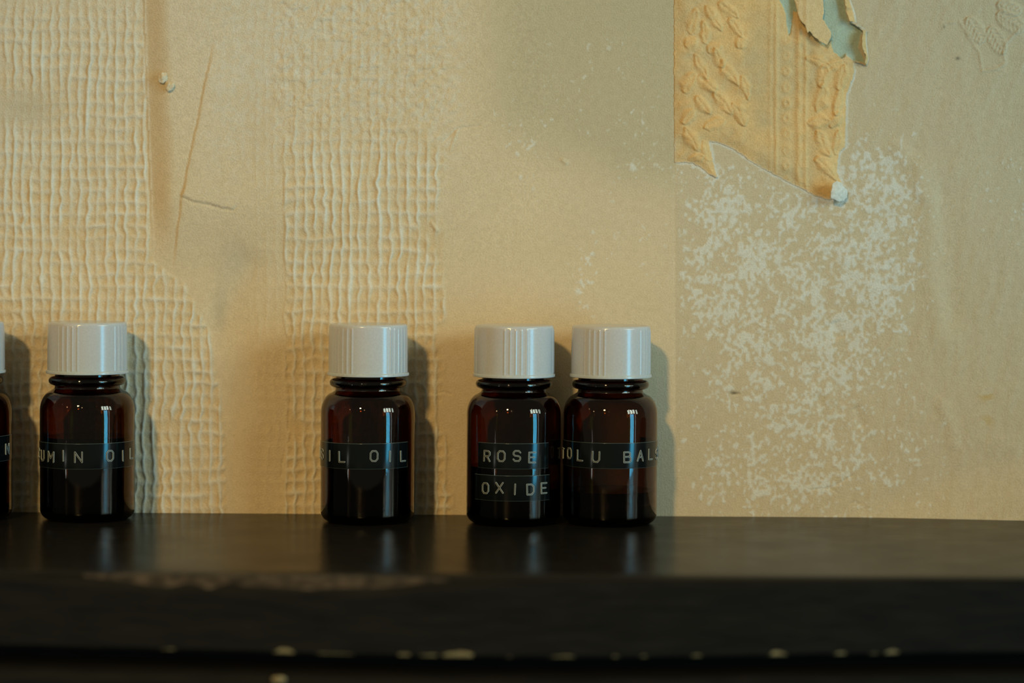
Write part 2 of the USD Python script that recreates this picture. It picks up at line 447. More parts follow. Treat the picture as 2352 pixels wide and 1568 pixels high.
    # leaf relief in the top right corner
    for (x0, y0), (x1, y1), wd in LEAVES:
        L = math.hypot(x1 - x0, y1 - y0)
        u = ((x - x0) * (x1 - x0) + (y - y0) * (y1 - y0)) / L ** 2
        v = ((x - x0) * (y1 - y0) - (y - y0) * (x1 - x0)) / L
        w = wd * np.sqrt(np.clip(4 * np.clip(u, 0, 1) * (1 - np.clip(u, 0, 1)), 0, 1)) + 0.01
        r = np.abs(v) / w
        ins = (u > 0) & (u < 1)
        veins = 0.5 + 0.5 * np.cos((u * L - np.abs(v) * 0.9) / 11 * 2 * math.pi)
        s += ins * (0.20 * np.exp(-((r - 1) * w / 3.0) ** 2) + smoothstep(1.05, 0.85, r) * (0.22 * veins + 0.10 + 0.15 * np.exp(-(v / 2.2) ** 2)))
    for ln in ([(2203, 48), (2225, 85), (2250, 122), (2256, 160)], [(2256, 164), (2290, 158), (2309, 145), (2304, 122), (2310, 100), (2345, 62)], [(2192, 52), (2180, 52)]):
        d, at, _ = seg(x, y, ln)
        s += 0.28 * np.exp(-(d / 3.0) ** 2)
    # the hole through the paper down to old paint
    s -= 0.35 * inside(x, y, GREEN_HOLE, 2.0)
    return s


def tint(x, y):
    base = CREAM[None] * np.ones(x.shape + (1,))
    q = f2(x, y, 150, 4, 61)[..., None]
    base = base * (0.94 + 0.12 * q)
    msk, a, b = scrim_mask(x, y)
    base = base + (PALE - base) * (0.28 * msk * smoothstep(0.35, 0.65, f2(x, y, 30, 3, 62)))[..., None]
    # chalky crests of the weave, window highlights painted in too, ochre left in between
    sc = np.clip(msk * scrim(x, y), 0, 1.2) * (0.45 + 0.8 * n2(x, y, 14, 68))
    base = base + (np.array([0.80, 0.82, 0.78]) - base) * np.clip(0.85 * smoothstep(0.30, 0.85, sc), 0, 0.8)[..., None]
    base = base * (1 - np.array([0.03, 0.08, 0.18]) * (msk * smoothstep(0.35, 0.05, sc))[..., None])
    # paint wears off the scrim's tops unevenly: paler at the top left
    pale = smoothstep(1050, 500, x) * smoothstep(520, 40, y) * 0.45 + 0.5 * blob(x, y, 20, 330, 90, 70)
    base = base + (PALE - base) * np.clip(pale, 0, 0.6)[..., None]
    rightm = smoothstep(1548, 1556, x)
    base = base + (TAN - base) * (0.75 * rightm)[..., None]
    # fall-off of the lamp beam painted as an olive area left of the joint
    olive = smoothstep(1040, 1230, x + 60 * (n2(x, y, 120, 63) - 0.5)) * (1 - rightm) * smoothstep(420, 250, y + 0.35 * (1250 - x) + 60 * (n2(x, y, 90, 64) - 0.5))
    base = base + (np.array([0.54, 0.49, 0.34]) - base) * (0.8 * olive)[..., None]
    sp = speckle(x, y)
    base = base + (np.array([0.76, 0.79, 0.76]) - base) * (0.78 * sp)[..., None]
    mot = smoothstep(0.42, 0.62, f2(x, y, 11, 3, 66)) * (0.55 * smoothstep(430, 520, x) * smoothstep(1120, 1000, x) * smoothstep(620, 120, y) + 0.3 * smoothstep(340, 300, x))
    base = base + (np.array([0.72, 0.70, 0.63]) - base) * mot[..., None]
    # white paper core left along the torn edge
    nr = (x > 1540) & (x < 2010) & (y < 480) & (y > -40)
    if nr.any():
        Pr = Polygon(REMNANT)
        de = shapely.distance(shapely.points(x[nr], y[nr]), Pr)
        wmask = smoothstep(6.5, 2.0, de + 7 * (f2(x[nr], y[nr], 9, 2, 67) - 0.5)) * (de > 0) * smoothstep(1552, 1556, x[nr]) * (y[nr] > 160)
        base[nr] = base[nr] + (np.array([0.74, 0.75, 0.70]) - base[nr]) * (0.85 * wmask)[:, None]
    # stains and small marks
    st = 0.8 * smoothstep(0.45, 0.6, n2(x, y, 12, 65)) * (blob(x, y, 2266, 905, 16, 18) + 0.6 * blob(x, y, 2268, 965, 16, 16))
    st += 0.35 * blob(x, y, 375, 190, 16, 22)
    base = base + (np.array([0.60, 0.40, 0.12]) - base) * np.clip(st, 0, 1)[..., None]
    gr = 0.35 * blob(x, y, 505, 715, 14, 60) + 0.22 * blob(x, y, 540, 600, 45, 70) + 0.3 * blob(x, y, 60, 250, 80, 40)
    base = base + (np.array([0.40, 0.37, 0.27]) - base) * np.clip(gr, 0, 1)[..., None]
    nick = blob(x, y, 1686, 903, 9, 2.5) + 0.8 * blob(x, y, 2200, 134, 5, 4) + 0.6 * blob(x, y, 2168, 62, 3, 4)
    base = base + (np.array([0.12, 0.10, 0.07]) - base) * np.clip(nick, 0, 0.9)[..., None]
    gm = inside(x, y, GREEN_HOLE, 1.2)
    base = base + (GREEN - base) * gm[..., None]
    return np.clip(base, 0.02, 0.9)


def axis(lo, hi, step, far_lo, far_hi, n=14):
    a = np.arange(lo, hi + step / 2, step)
    g = np.linspace(0, 1, n + 1)[1:] ** 2
    return np.concatenate([(lo - (lo - far_lo) * g)[::-1], a, a[-1] + (far_hi - a[-1]) * g])


def height_grid(xs, zs, back=0.0):
    gx, gz = np.meshgrid(xs, zs)
    px, py = wall_px(gx, gz)
    h = relief(px, py)
    return gx, gz, px, py, h


xs = axis(-0.215, 0.215, 0.00038, -1.3, 1.3)
zs = axis(-0.004, 0.210, 0.00038, -0.35, 1.1)
gx, gz, gpx, gpy, gh = height_grid(xs, zs)
gh = gh * smoothstep(0.34, 0.215, np.abs(gx)) * smoothstep(0.34, 0.21, gz)
v = np.stack([gx, -gh * MM, gz], -1).reshape(-1, 3)
nx, nz = len(xs), len(zs)
i = (np.arange(nz - 1)[:, None] * nx + np.arange(nx - 1)[None]).ravel()
f = np.vstack([np.stack([i, i + 1, i + nx + 1], 1), np.stack([i, i + nx + 1, i + nx], 1)])
wall = usdkit.mesh(stage, '/World/wall_back', trimesh.Trimesh(v, f, process=False), M_WALL, smooth=True)
UsdGeom.PrimvarsAPI(wall).CreatePrimvar('paint', Sdf.ValueTypeNames.Color3fArray, 'vertex').Set(Vt.Vec3fArray.FromNumpy(tint(gpx, gpy).reshape(-1, 3).astype(np.float32)))
data(wall, label='old cream wall with woven scrim relief, paper residue and worn patches behind the shelf', category='wall', kind='structure')


# ------------------------------------------------------------------ the shelf and the ledge below it
def loft(xs_, section):
    """a closed section (list of (y, z)) for each x, joined into a bar"""
    S = np.array([section(x) for x in xs_])
    k = S.shape[1]
    vv = np.concatenate([np.repeat(np.asarray(xs_)[:, None, None], k, 1), S], -1).reshape(-1, 3)
    n = len(xs_)
    a = np.arange(n - 1)[:, None] * k
    b = np.arange(k)[None]
    b1 = (b + 1) % k
    q = np.stack([a + b, a + b1, a + k + b1, a + k + b], -1).reshape(-1, 4)
    ff = [q[:, [0, 1, 2]], q[:, [0, 2, 3]]]
    for e, base in ((0, 0), (1, (n - 1) * k)):
        tri = shapely.constrained_delaunay_triangles(Polygon(S[0 if e == 0 else -1])) if hasattr(shapely, 'constrained_delaunay_triangles') else None
        c = np.array([[base + 0, base + j, base + j + 1] for j in range(1, k - 1)])
        ff.append(c)
    mesh = trimesh.Trimesh(vv, np.vstack(ff), process=False)
    mesh.fix_normals()
    return mesh


def wear(x, seed, s=0.012):
    return float(noise(np.array([x / s, 0.3, 0.7]), seed))


def bow(x):
    return math.exp(-(x / 0.12) ** 2)


FRONT = -0.156
BOT = -0.0218


def front_y(x):
    return FRONT - 0.007 * bow(x)


def bottom_z(x):
    return BOT - 0.0018 * bow(x)


def edge_radius(x):
    return 0.0016 + 0.0010 * wear(x, 3) + 0.0034 * math.exp(-((x + 0.070) / 0.060) ** 4)


def shelf_section(x):
    fy, bz, r = front_y(x), bottom_z(x), edge_radius(x)
    r2 = 0.0014
    pts = [(-0.0006, 0.0)]
    pts += [(fy + r, 0.0)] + [(fy + r - r * math.sin(t), -r + r * math.cos(t)) for t in np.linspace(0.25, math.pi / 2, 6)]
    pts += [(fy, bz + r2)] + [(fy + r2 - r2 * math.cos(t), bz + r2 - r2 * math.sin(t)) for t in np.linspace(0.3, math.pi / 2, 4)]
    pts += [(-0.0006, bz)]
    return pts


S = thing('shelf', 'long dark brown painted shelf with a worn front edge, carrying the bottles', 'shelf')
sx = np.linspace(-0.75, 0.75, 420)
part(S, 'board', loft(sx, shelf_section), M_SHELF, smooth=40)
# highlight on the arris, painted as a lighter brown strip on its left half
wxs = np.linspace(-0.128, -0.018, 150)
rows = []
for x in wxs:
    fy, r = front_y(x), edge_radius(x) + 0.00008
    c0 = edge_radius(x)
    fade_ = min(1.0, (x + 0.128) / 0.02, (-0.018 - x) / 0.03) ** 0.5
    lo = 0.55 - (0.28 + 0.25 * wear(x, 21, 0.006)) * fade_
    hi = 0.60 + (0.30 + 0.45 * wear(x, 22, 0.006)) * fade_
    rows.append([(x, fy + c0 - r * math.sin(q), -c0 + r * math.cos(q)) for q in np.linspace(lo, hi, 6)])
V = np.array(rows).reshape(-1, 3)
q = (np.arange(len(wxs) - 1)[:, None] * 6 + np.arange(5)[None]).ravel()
worn = trimesh.Trimesh(V, np.vstack([np.stack([q, q + 1, q + 7], 1), np.stack([q, q + 7, q + 6], 1)]), process=False)  # mesh of the painted highlight strip
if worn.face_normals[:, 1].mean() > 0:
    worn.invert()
part(S, 'edge_highlight', worn, M_HIGHLIGHT, smooth=True, label='painted brown highlight along the front edge')
rng = np.random.default_rng(4)
for cx, cy, wpx, hpx in [(212, 1498, 22, 5), (385, 1496, 38, 7), (655, 1497, 44, 11), (775, 1503, 84, 8), (930, 1503, 26, 8), (985, 1506, 50, 9), (1050, 1502, 72, 13), (1172, 1510, 26, 8),
                         (1290, 1508, 50, 9), (1415, 1509, 18, 8), (1480, 1509, 18, 8), (1600, 1506, 22, 7), (1785, 1504, 36, 10), (1930, 1505, 30, 10), (2010, 1506, 26, 6), (2050, 1502, 30, 11)]:
    p = on_y(cx, cy, FRONT - 0.004)
    sc = (p[1] + DW) / FPX
    n = 14
    ang = np.linspace(0, 2 * math.pi, n, endpoint=False)
    rr = 0.7 + 0.5 * rng.random(n)
    ox, oz = 1.15 * wpx / 2 * sc * rr * np.cos(ang), 1.7 * hpx / 2 * sc * rr * np.sin(ang)
    X, Z = p[0] + ox, p[2] + oz
    zb = np.array([bottom_z(x) for x in X])
    Z = np.maximum(Z, zb + 0.0003)
    Y = np.array([front_y(x) for x in X]) + 0.0014 - np.sqrt(0.0014 ** 2 - np.clip(zb + 0.0014 - Z, 0, 0.0014) ** 2)
    vv = np.vstack([np.stack([X, Y - 0.00012, Z], 1), np.stack([X, Y + 0.0005, Z], 1), [[p[0], Y.mean() - 0.0002, Z.mean()]]])
    ff = [[2 * n, (k + 1) % n, k] for k in range(n)] + sum([[[k, (k + 1) % n, n + (k + 1) % n], [k, n + (k + 1) % n, n + k]] for k in range(n)], [])
    ch = trimesh.Trimesh(vv, ff, process=False)
    ch.fix_normals()
    part(S, 'paint_chip', ch, M_CHIP, smooth=False, label='bare golden spot where the dark paint has chipped off' if cx == 212 else None)

LZ = -0.0272


def ledge_section(x):
    fy, z = front_y(x) - 0.0032, LZ - 0.0016 * bow(x)
    r = 0.0030 + 0.0008 * wear(x, 9)
    pts = [(-0.0006, z), (fy + r, z)] + [(fy + r - r * math.sin(t), z - r + r * math.cos(t)) for t in np.linspace(0.3, math.pi / 2, 5)]
    return pts + [(fy, z - 0.055), (-0.0006, z - 0.055)]


def gap_section(x):
    fy = front_y(x) + 0.012
    return [(-0.0006, bottom_z(x) + 0.0002), (fy, bottom_z(x) + 0.0002), (fy, LZ - 0.0016 * bow(x) + 0.0001), (-0.0006, LZ - 0.0016 * bow(x) + 0.0001)]


part(S, 'recess_strip', loft(sx[::4], gap_section), M_SHELF, smooth=40)
LB = thing('ledge', 'dark lower ledge running under the shelf along the bottom of the picture', 'ledge')
part(LB, 'board', loft(sx[::2], ledge_section), M_SHELF, smooth=40)
p = on_y(640, 1560, front_y(-0.07) - 0.0032)
c = trimesh.creation.icosphere(2, 1.0)
c.vertices *= [0.0022, 0.0006, 0.0010]
c.vertices += 0.0002 * (noise(c.vertices * 1500, 3)[:, None] - 0.5)
c.apply_translation([p[0], front_y(p[0]) - 0.0032, p[2]])
part(LB, 'paint_chip', c, M_CHIP, smooth=True, label='small pale chip on the ledge front')


# ------------------------------------------------------------------ paper pieces on the wall
def sheet(poly, offset, step, thick=0.00028, wob=1.2, seed=70, color=None, front=True):
    """a torn sheet: px outline on the wall, offset(px, py) in mm in front of the wall plane; returns mesh and px of vertices"""
    P = Polygon(poly)
    # ragged edge
    L = P.exterior.length
    t = np.arange(0, L, 1.6)
    pts = np.array([P.exterior.interpolate(q).coords[0] for q in t])
    jit = np.stack([noise(np.stack([pts[:, 0] / 5, pts[:, 1] / 5, np.zeros(len(pts))], -1), seed) - 0.5, noise(np.stack([pts[:, 0] / 5, pts[:, 1] / 5, np.zeros(len(pts))], -1), seed + 1) - 0.5], 1)
    P = Polygon(pts + jit * 2 * wob).buffer(0)
    if P.geom_type != 'Polygon':
        P = max(P.geoms, key=lambda g: g.area)
    b = P.bounds
    X = np.arange(b[0] - step, b[2] + 2 * step, step)
    Y = np.arange(b[1] - step, b[3] + 2 * step, step)
    GX, GY = np.meshgrid(X, Y)
    cx, cy = (GX[:-1, :-1] + step / 2), (GY[:-1, :-1] + step / 2)
    keep = shapely.contains_xy(P, cx.ravel(), cy.ravel())
    w = len(X)
    q = (np.arange(len(Y) - 1)[:, None] * w + np.arange(w - 1)[None]).ravel()[keep]
    F = np.vstack([np.stack([q, q + w, q + w + 1], 1), np.stack([q, q + w + 1, q + 1], 1)])   # y runs down: this faces the room
    ids, inv = np.unique(F, return_inverse=True)
    F = inv.reshape(-1, 3)
    qx, qy = GX.ravel()[ids], GY.ravel()[ids]
    ed = np.sort(np.vstack([F[:, [0, 1]], F[:, [1, 2]], F[:, [2, 0]]]), 1)
    de = np.vstack([F[:, [0, 1]], F[:, [1, 2]], F[:, [2, 0]]])
    u, first, cnt = np.unique(ed, axis=0, return_index=True, return_counts=True)
    bd = de[first[cnt == 1]]
    on = np.unique(bd)
    for k in on:
        c_ = P.exterior.interpolate(P.exterior.project(Point(qx[k], qy[k]))).coords[0]
        if math.hypot(c_[0] - qx[k], c_[1] - qy[k]) < 1.5 * step:
            qx[k], qy[k] = c_
    off = offset(qx, qy)
    wx, wz = wall_xz(qx, qy)
    top = np.stack([wx, -off * MM, wz], 1)
    bot = np.stack([wx, -off * MM + thick, wz], 1)
    n = len(top)
    V = np.vstack([top, bot])
    FF = np.vstack([F, F[:, ::-1] + n, np.stack([bd[:, 0], bd[:, 0] + n, bd[:, 1] + n], 1), np.stack([bd[:, 0], bd[:, 1] + n, bd[:, 1]], 1)])
    mesh = trimesh.Trimesh(V, FF, process=False)
    d = shapely.distance(shapely.points(qx, qy), P.exterior)
    return mesh, qx, qy, d


MOTIF = []
for cx, cy, L, wd, ang in [(1592, 50, 60, 14, 80), (1640, 40, 64, 13, -55), (1672, 22, 56, 13, -40), (1690, 62, 50, 12, -50), (1620, 75, 50, 11, 100), (1585, 98, 34, 14, 10), (1702, 95, 36, 13, 70),
                           (1640, 112, 40, 15, 30), (1610, 150, 66, 12, -60), (1650, 135, 50, 12, -70), (1582, 190, 56, 15, 60), (1625, 190, 60, 14, -40), (1675, 170, 70, 13, -55), (1712, 200, 60, 10, -75),
                           (1660, 235, 62, 15, -50), (1612, 240, 52, 13, 120), (1700, 262, 60, 13, -60), (1640, 285, 56, 14, 20), (1580, 270, 40, 14, 60), (1590, 320, 62, 14, -60), (1625, 345, 50, 12, -70),
                           (1600, 362, 40, 10, 20), (1888, 175, 56, 16, 80), (1930, 180, 60, 14, 80), (1882, 225, 66, 14, 70), (1925, 235, 64, 13, 75), (1880, 280, 50, 16, 10), (1920, 275, 44, 15, 60),
                           (1890, 330, 66, 15, -65), (1925, 330, 60, 11, 85), (1900, 385, 70, 15, -45), (1878, 140, 50, 13, -20), (1915, 150, 40, 13, 30)]:
    MOTIF.append((cx, cy, L, wd, math.radians(ang)))


def emboss(x, y):
    s = 0.22 * (f2(x, y, 17, 3, 81) - 0.5) + 0.40 * (f2(x, y, 55, 2, 82) - 0.5)
    lump = np.maximum(smoothstep(1735, 1700, x), smoothstep(1858, 1880, x))
    s += lump * (1.3 * (f2(x, y, 34, 2, 76) - 0.5) + 0.32 * np.abs(f2(x, y, 24, 2, 77) - 0.5) * 2 + 0.12)
    x0, y0 = x, y
    x = x + 13 * (n2(x0, y0, 24, 85) - 0.5) + 7 * (n2(x0, y0, 10, 87) - 0.5)
    y = y + 13 * (n2(x0, y0, 24, 86) - 0.5) + 7 * (n2(x0, y0, 10, 88) - 0.5)
    for cx, cy, L, wd, a in MOTIF:
        u = ((x - cx) * math.cos(a) + (y - cy) * -math.sin(a)) / (L / 2)
        v = ((x - cx) * math.sin(a) + (y - cy) * math.cos(a))
        w = 1.25 * wd * np.clip(1 - u * u, 0, 1) ** 0.6 + 0.01
        r = np.abs(v) / w
        ins = np.abs(u) < 1
        s += ins * smoothstep(1.15, 0.35, r) * (0.34 + 0.45 * n2(x0, y0, 26, 89) - 0.14 * np.exp(-(v / 2.5) ** 2) + 0.06 * np.cos((u * L / 2 + np.abs(v)) / 4.5))
    x, y = x0 + 4 * (n2(x0, y0, 30, 80) - 0.5), y0 + 5 * (n2(x0, y0, 30, 79) - 0.5)
    for lx, h, wd in [(1769, 0.22, 5.0), (1782, 0.40, 4.5), (1833, 0.46, 6.0), (1850, 0.40, 4.5)]:
        s += h * np.exp(-((x - lx + 1.5 * (n2(x, y, 30, 83) - 0.5)) / wd) ** 2) * (0.6 + 0.6 * n2(x, y, 12, 84))
    per = 36.0
    k = np.floor((y - 75) / per)
    yy = y - 75 - (k + 0.5) * per
    r = np.hypot((x - 1806) / 11.0, yy / 14.0)
    s += 0.60 * n2(x, y, 40, 78) * np.exp(-((r - 0.55) / 0.4) ** 2) * (np.abs(x - 1806) < 24)
    yy = y - 75 - k * per
    s += 0.26 * np.exp(-(((x - 1842) / 8.0) ** 2 + (yy - 18) ** 2 / 80.0))
    return s


def remnant_offset(x, y):
    de = shapely.distance(shapely.points(x, y), Polygon(REMNANT).exterior)
    o = 0.08 + 0.60 * smoothstep(0, 30, de) + np.clip(relief(x, y), -0.3, 1) * 0.7 + emboss(x, y) * smoothstep(-3, 16, de)
    o += 0.5 * blob(x, y, 1645, 405, 9, 12)                     # loose lower point
    o += 0.9 * blob(x, y, 1935, 135, 20, 10) + 0.4 * blob(x, y, 1958, 170, 10, 40)
    return o


R = thing('wallpaper_remnant', 'torn ochre embossed floral wallpaper piece still stuck to the wall, with a curled white corner', 'wallpaper')
mesh, qx, qy, d = sheet(REMNANT, remnant_offset, 2.0, thick=0.0006)
colr = OCHRE[None] * (0.88 + 0.24 * f2(qx, qy, 50, 4, 91))[:, None]
em = np.clip(emboss(qx, qy) / 0.6, 0, 1)[:, None]
colr = colr + (np.array([0.58, 0.51, 0.33]) - colr) * (0.6 * (1 - em) * smoothstep(0.3, 0.7, f2(qx, qy, 80, 3, 92))[:, None])
edge = smoothstep(3.5, 1.0, d + 1.5 * (n2(qx, qy, 6, 93) - 0.5)) * smoothstep(300, 330, qy)
edge = np.maximum(edge, smoothstep(2.5, 0.8, d) * smoothstep(1930, 1936, qx) * 0.7)
colr = colr + (np.array([0.74, 0.72, 0.64]) - colr) * (0.8 * edge)[:, None]
core = np.tile([0.74, 0.72, 0.64], (len(qx), 1))
part(R, 'embossed_sheet', mesh, M_PAPER, smooth=True, color=np.vstack([colr, core]))

TONGUE = [(1826, -90), (1824, 0), (1828, 24), (1836, 46), (1846, 58), (1852, 78), (1858, 72), (1866, 84), (1880, 95), (1896, 106), (1906, 88), (1909, 77), (1900, 67), (1895, 55), (1889, 45), (1892, 28), (1890, 0), (1890, -90)]
mesh, qx, qy, d = sheet(TONGUE, lambda x, y: 0.9 + 1.6 * smoothstep(-30, 105, y) + 0.6 * np.sin((x - 1820) / 70 * math.pi) + emboss(x, y) * 0.7, 2.0, thick=0.0003, seed=75)
colr = OCHRE[None] * (0.92 + 0.26 * f2(qx, qy, 30, 4, 94))[:, None]
colr = colr + (np.array([0.70, 0.60, 0.40]) - colr) * 0.45
part(R, 'loose_strip', mesh, M_PAPER, smooth=True, color=np.vstack([colr, core[:1].repeat(len(qx), 0)]), label='strip of the wallpaper hanging loose between green gaps')

CURL = [(1904, 438), (1908, 422), (1918, 416), (1928, 418), (1936, 429), (1945, 438), (1944, 452), (1940, 459), (1926, 463), (1914, 460), (1902, 455)]
mesh, qx, qy, d = sheet(CURL, lambda x, y: 0.9 + 4.2 * np.sin(np.clip((1947 - x) / 45, 0, 1) * math.pi / 2) + 0.8 * np.sin((y - 415) / 48 * math.pi) + 0.25 * (f2(x, y, 12, 3, 95) - 0.5), 2.0, thick=0.0004, wob=1.6, seed=77)
part(R, 'curled_corner', mesh, M_BACK, smooth=True, label='corner curled over to show its white back')

# lifted torn edge of the plain paper, right of the green paint
T = thing('torn_paper_edge', 'narrow torn wallpaper edge curling up beside the bare green paint', 'wallpaper')


def ribbon(inner, outer, lift_in, lift_out, n=48, m_=7, seed=0):
    li, lo = LineString(inner), LineString(outer)
    ts = np.linspace(0, 1, n)
    a = np.array([li.interpolate(t, normalized=True).coords[0] for t in ts])
    b = np.array([lo.interpolate(t, normalized=True).coords[0] for t in ts])
    a += (np.stack([noise(np.stack([a[:, 1] / 6, a[:, 0] * 0, a[:, 0] * 0 + q], -1), seed) for q in (0.2, 3.7)], 1) - 0.5) * 3
    u = np.linspace(0, 1, m_)
    g = a[:, None] * (1 - u[None, :, None]) + b[:, None] * u[None, :, None]
    off = lift_in * (1 - u) ** 1.5 + lift_out * u + 0.5 * np.sin(u * math.pi)
    off = off[None] * (0.75 + 0.5 * noise(np.stack([ts * 9, ts * 0, ts * 0], -1), seed + 3))[:, None]
    wx, wz = wall_xz(g[..., 0], g[..., 1])
    top = np.stack([wx, -off * MM, wz], -1)
    bot = top + [0, 0.0003, 0]
    V = np.vstack([top.reshape(-1, 3), bot.reshape(-1, 3)])
    q = (np.arange(n - 1)[:, None] * m_ + np.arange(m_ - 1)[None]).ravel()
    F = np.vstack([np.stack([q, q + m_, q + m_ + 1], 1), np.stack([q, q + m_ + 1, q + 1], 1)])
    N = n * m_
    de = np.vstack([F[:, [0, 1]], F[:, [1, 2]], F[:, [2, 0]]])
    _, first, cnt = np.unique(np.sort(de, 1), axis=0, return_index=True, return_counts=True)
    bd = de[first[cnt == 1]]
    FF = np.vstack([F, F[:, ::-1] + N, np.stack([bd[:, 0], bd[:, 0] + N, bd[:, 1] + N], 1), np.stack([bd[:, 0], bd[:, 1] + N, bd[:, 1]], 1)])
    mesh = trimesh.Trimesh(V, FF, process=False)
    mesh.fix_normals()
    uu = np.tile(u, n)
    col = OCHRE[None] * (0.9 + 0.2 * noise(np.stack([V[:N, 2] * 900, V[:N, 0] * 900, V[:N, 0] * 0], -1), seed + 5))[:, None] * [0.95, 0.92, 0.9]
    col = col + (np.array([0.74, 0.73, 0.66]) - col) * smoothstep(0.7, 0.95, uu)[:, None]
    return mesh, np.vstack([col, np.tile([0.72, 0.70, 0.62], (N, 1))])


mesh, colr = ribbon([(1934, -60), (1938, 0), (1943, 30), (1949, 50)], [(1942, -60), (1953, 0), (1964, 30), (1967, 52)], 2.4, 0.5, seed=101)
part(T, 'upper_curl', mesh, M_PAPER, smooth=True, color=colr)
mesh, colr = ribbon([(1980, 72), (1976, 92), (1979, 112), (1986, 132), (1984, 146)], [(1990, 70), (1990, 95), (1993, 118), (1995, 138), (1991, 150)], 3.0, 0.5, seed=105)
part(T, 'lower_curl', mesh, M_PAPER, smooth=True, color=colr)
mesh, colr = ribbon([(1962, 140), (1975, 142), (1988, 146)], [(1964, 144), (1976, 147), (1990, 153)], 1.2, 0.5, n=20, m_=4, seed=109)
part(T, 'foot_curl', mesh, M_PAPER, smooth=True, color=colr)
mesh, colr = ribbon([(1949, 50), (1962, 56), (1974, 68), (1984, 76)], [(1963, 48), (1973, 55), (1984, 64), (1993, 74)], 1.4, 0.5, n=24, m_=5, seed=111)
part(T, 'notch_edge', mesh, M_PAPER, smooth=True, color=colr * 0 + [0.62, 0.55, 0.42])

# scraps of plaster and paper caught on the trowelled strip
for cx, cy, sxm, szm, ang, lab in [(377, 180, 1.5, 2.2, 25, 'upper of two small plaster crumbs stuck on the smooth strip of wall'),
                                   (394, 200, 1.9, 1.6, -35, 'lower of two small paper crumbs, lifting off the smooth strip of wall')]:
    c = trimesh.creation.icosphere(3, 1.0)
    n_ = noise(c.vertices * 1.7 + cx, 7)[:, None]
    c.vertices *= 0.6 + 0.7 * n_
    c.vertices *= [sxm * MM, 1.2 * MM, szm * MM]
    c.apply_transform(trimesh.transformations.rotation_matrix(math.radians(ang), [0, 1, 0]))
    wx, wz = wall_xz(np.array([cx]), np.array([cy]))
    wh = float(relief(np.array([float(cx)]), np.array([float(cy)]))[0])
    c.apply_translation([wx[0], -(wh + 0.5) * MM, wz[0]])
    p = path_for('plaster_crumb')
    g = usdkit.mesh(stage, p, c, M_WALL, smooth=True)
    UsdGeom.PrimvarsAPI(g).CreatePrimvar('paint', Sdf.ValueTypeNames.Color3fArray, 'vertex').Set(Vt.Vec3fArray.FromNumpy(np.tile(np.array([0.74, 0.66, 0.5], np.float32), (len(c.vertices), 1))))
    data(g, label=lab, category='crumb')

# ------------------------------------------------------------------ bottles
GLYPH = {
    'A': [[(0, 0), (0.5, 1), (1, 0)], [(0.2, 0.36), (0.8, 0.36)]],
    'B': [[(0, 0), (0, 1), (0.7, 1), (0.92, 0.88), (0.92, 0.66), (0.72, 0.54), (0, 0.54)], [(0.72, 0.54), (1, 0.42), (1, 0.12), (0.78, 0), (0, 0)]],
    'C': [[(1, 0.82), (0.78, 1), (0.22, 1), (0, 0.8), (0, 0.2), (0.22, 0), (0.78, 0), (1, 0.18)]],
    'D': [[(0, 0), (0, 1), (0.68, 1), (1, 0.75), (1, 0.25), (0.68, 0), (0, 0)]],
    'E': [[(1, 0), (0, 0), (0, 1), (1, 1)], [(0, 0.52), (0.8, 0.52)]],
    'I': [[(0.5, 0), (0.5, 1)]],
    'L': [[(0, 1), (0, 0), (0.95, 0)]],
    'M': [[(0, 0), (0, 1), (0.5, 0.35), (1, 1), (1, 0)]],
    'N': [[(0, 0), (0, 1), (1, 0), (1, 1)]],
    'O': [[(0.25, 0), (0, 0.22), (0, 0.78), (0.25, 1), (0.75, 1), (1, 0.78), (1, 0.22), (0.75, 0), (0.25, 0)]],
    'R': [[(0, 0), (0, 1), (0.72, 1), (0.98, 0.88), (0.98, 0.62), (0.74, 0.48), (0, 0.48)], [(0.5, 0.48), (1, 0)]],
    'S': [[(1, 0.84), (0.78, 1), (0.22, 1), (0, 0.84), (0, 0.64), (0.2, 0.53), (0.8, 0.47), (1, 0.36), (1, 0.16), (0.78, 0), (0.22, 0), (0, 0.16)]],
    'T': [[(0, 1), (1, 1)], [(0.5, 1), (0.5, 0)]],
    'U': [[(0, 1), (0, 0.22), (0.24, 0), (0.76, 0), (1, 0.22), (1, 1)]],
    'X': [[(0, 0), (1, 1)], [(0, 1), (1, 0)]],
}
RB = 16.66e-3
Z_CAP0, Z_CAP1 = 51.8e-3, 70.2e-3


def wrap(mesh, radius):
    """bend a flat piece (x around, y up, z out, metres) round the bottle; x = 0 faces the room"""
    v_ = np.array(mesh.vertices)
    a = v_[:, 0] / radius
    r = radius + v_[:, 2]
    return trimesh.Trimesh(np.stack([r * np.sin(a), -r * np.cos(a), v_[:, 1]], 1), mesh.faces, process=False)


def flat_prism(poly, depth, step=0.0006):
    """thin prism of a polygon, cut into strips so that it bends"""
    out = []
    b = poly.bounds
    k0 = math.floor(b[0] / step)
    for k in range(k0, math.ceil(b[2] / step)):
        g = poly.intersection(box(k * step, b[1] - 1, (k + 1) * step, b[3] + 1))
        for q in getattr(g, 'geoms', [g]):
            if q.geom_type == 'Polygon' and q.area > 1e-12:
                out.append(trimesh.creation.extrude_polygon(q, depth, engine='earcut'))
    return trimesh.util.concatenate(out)


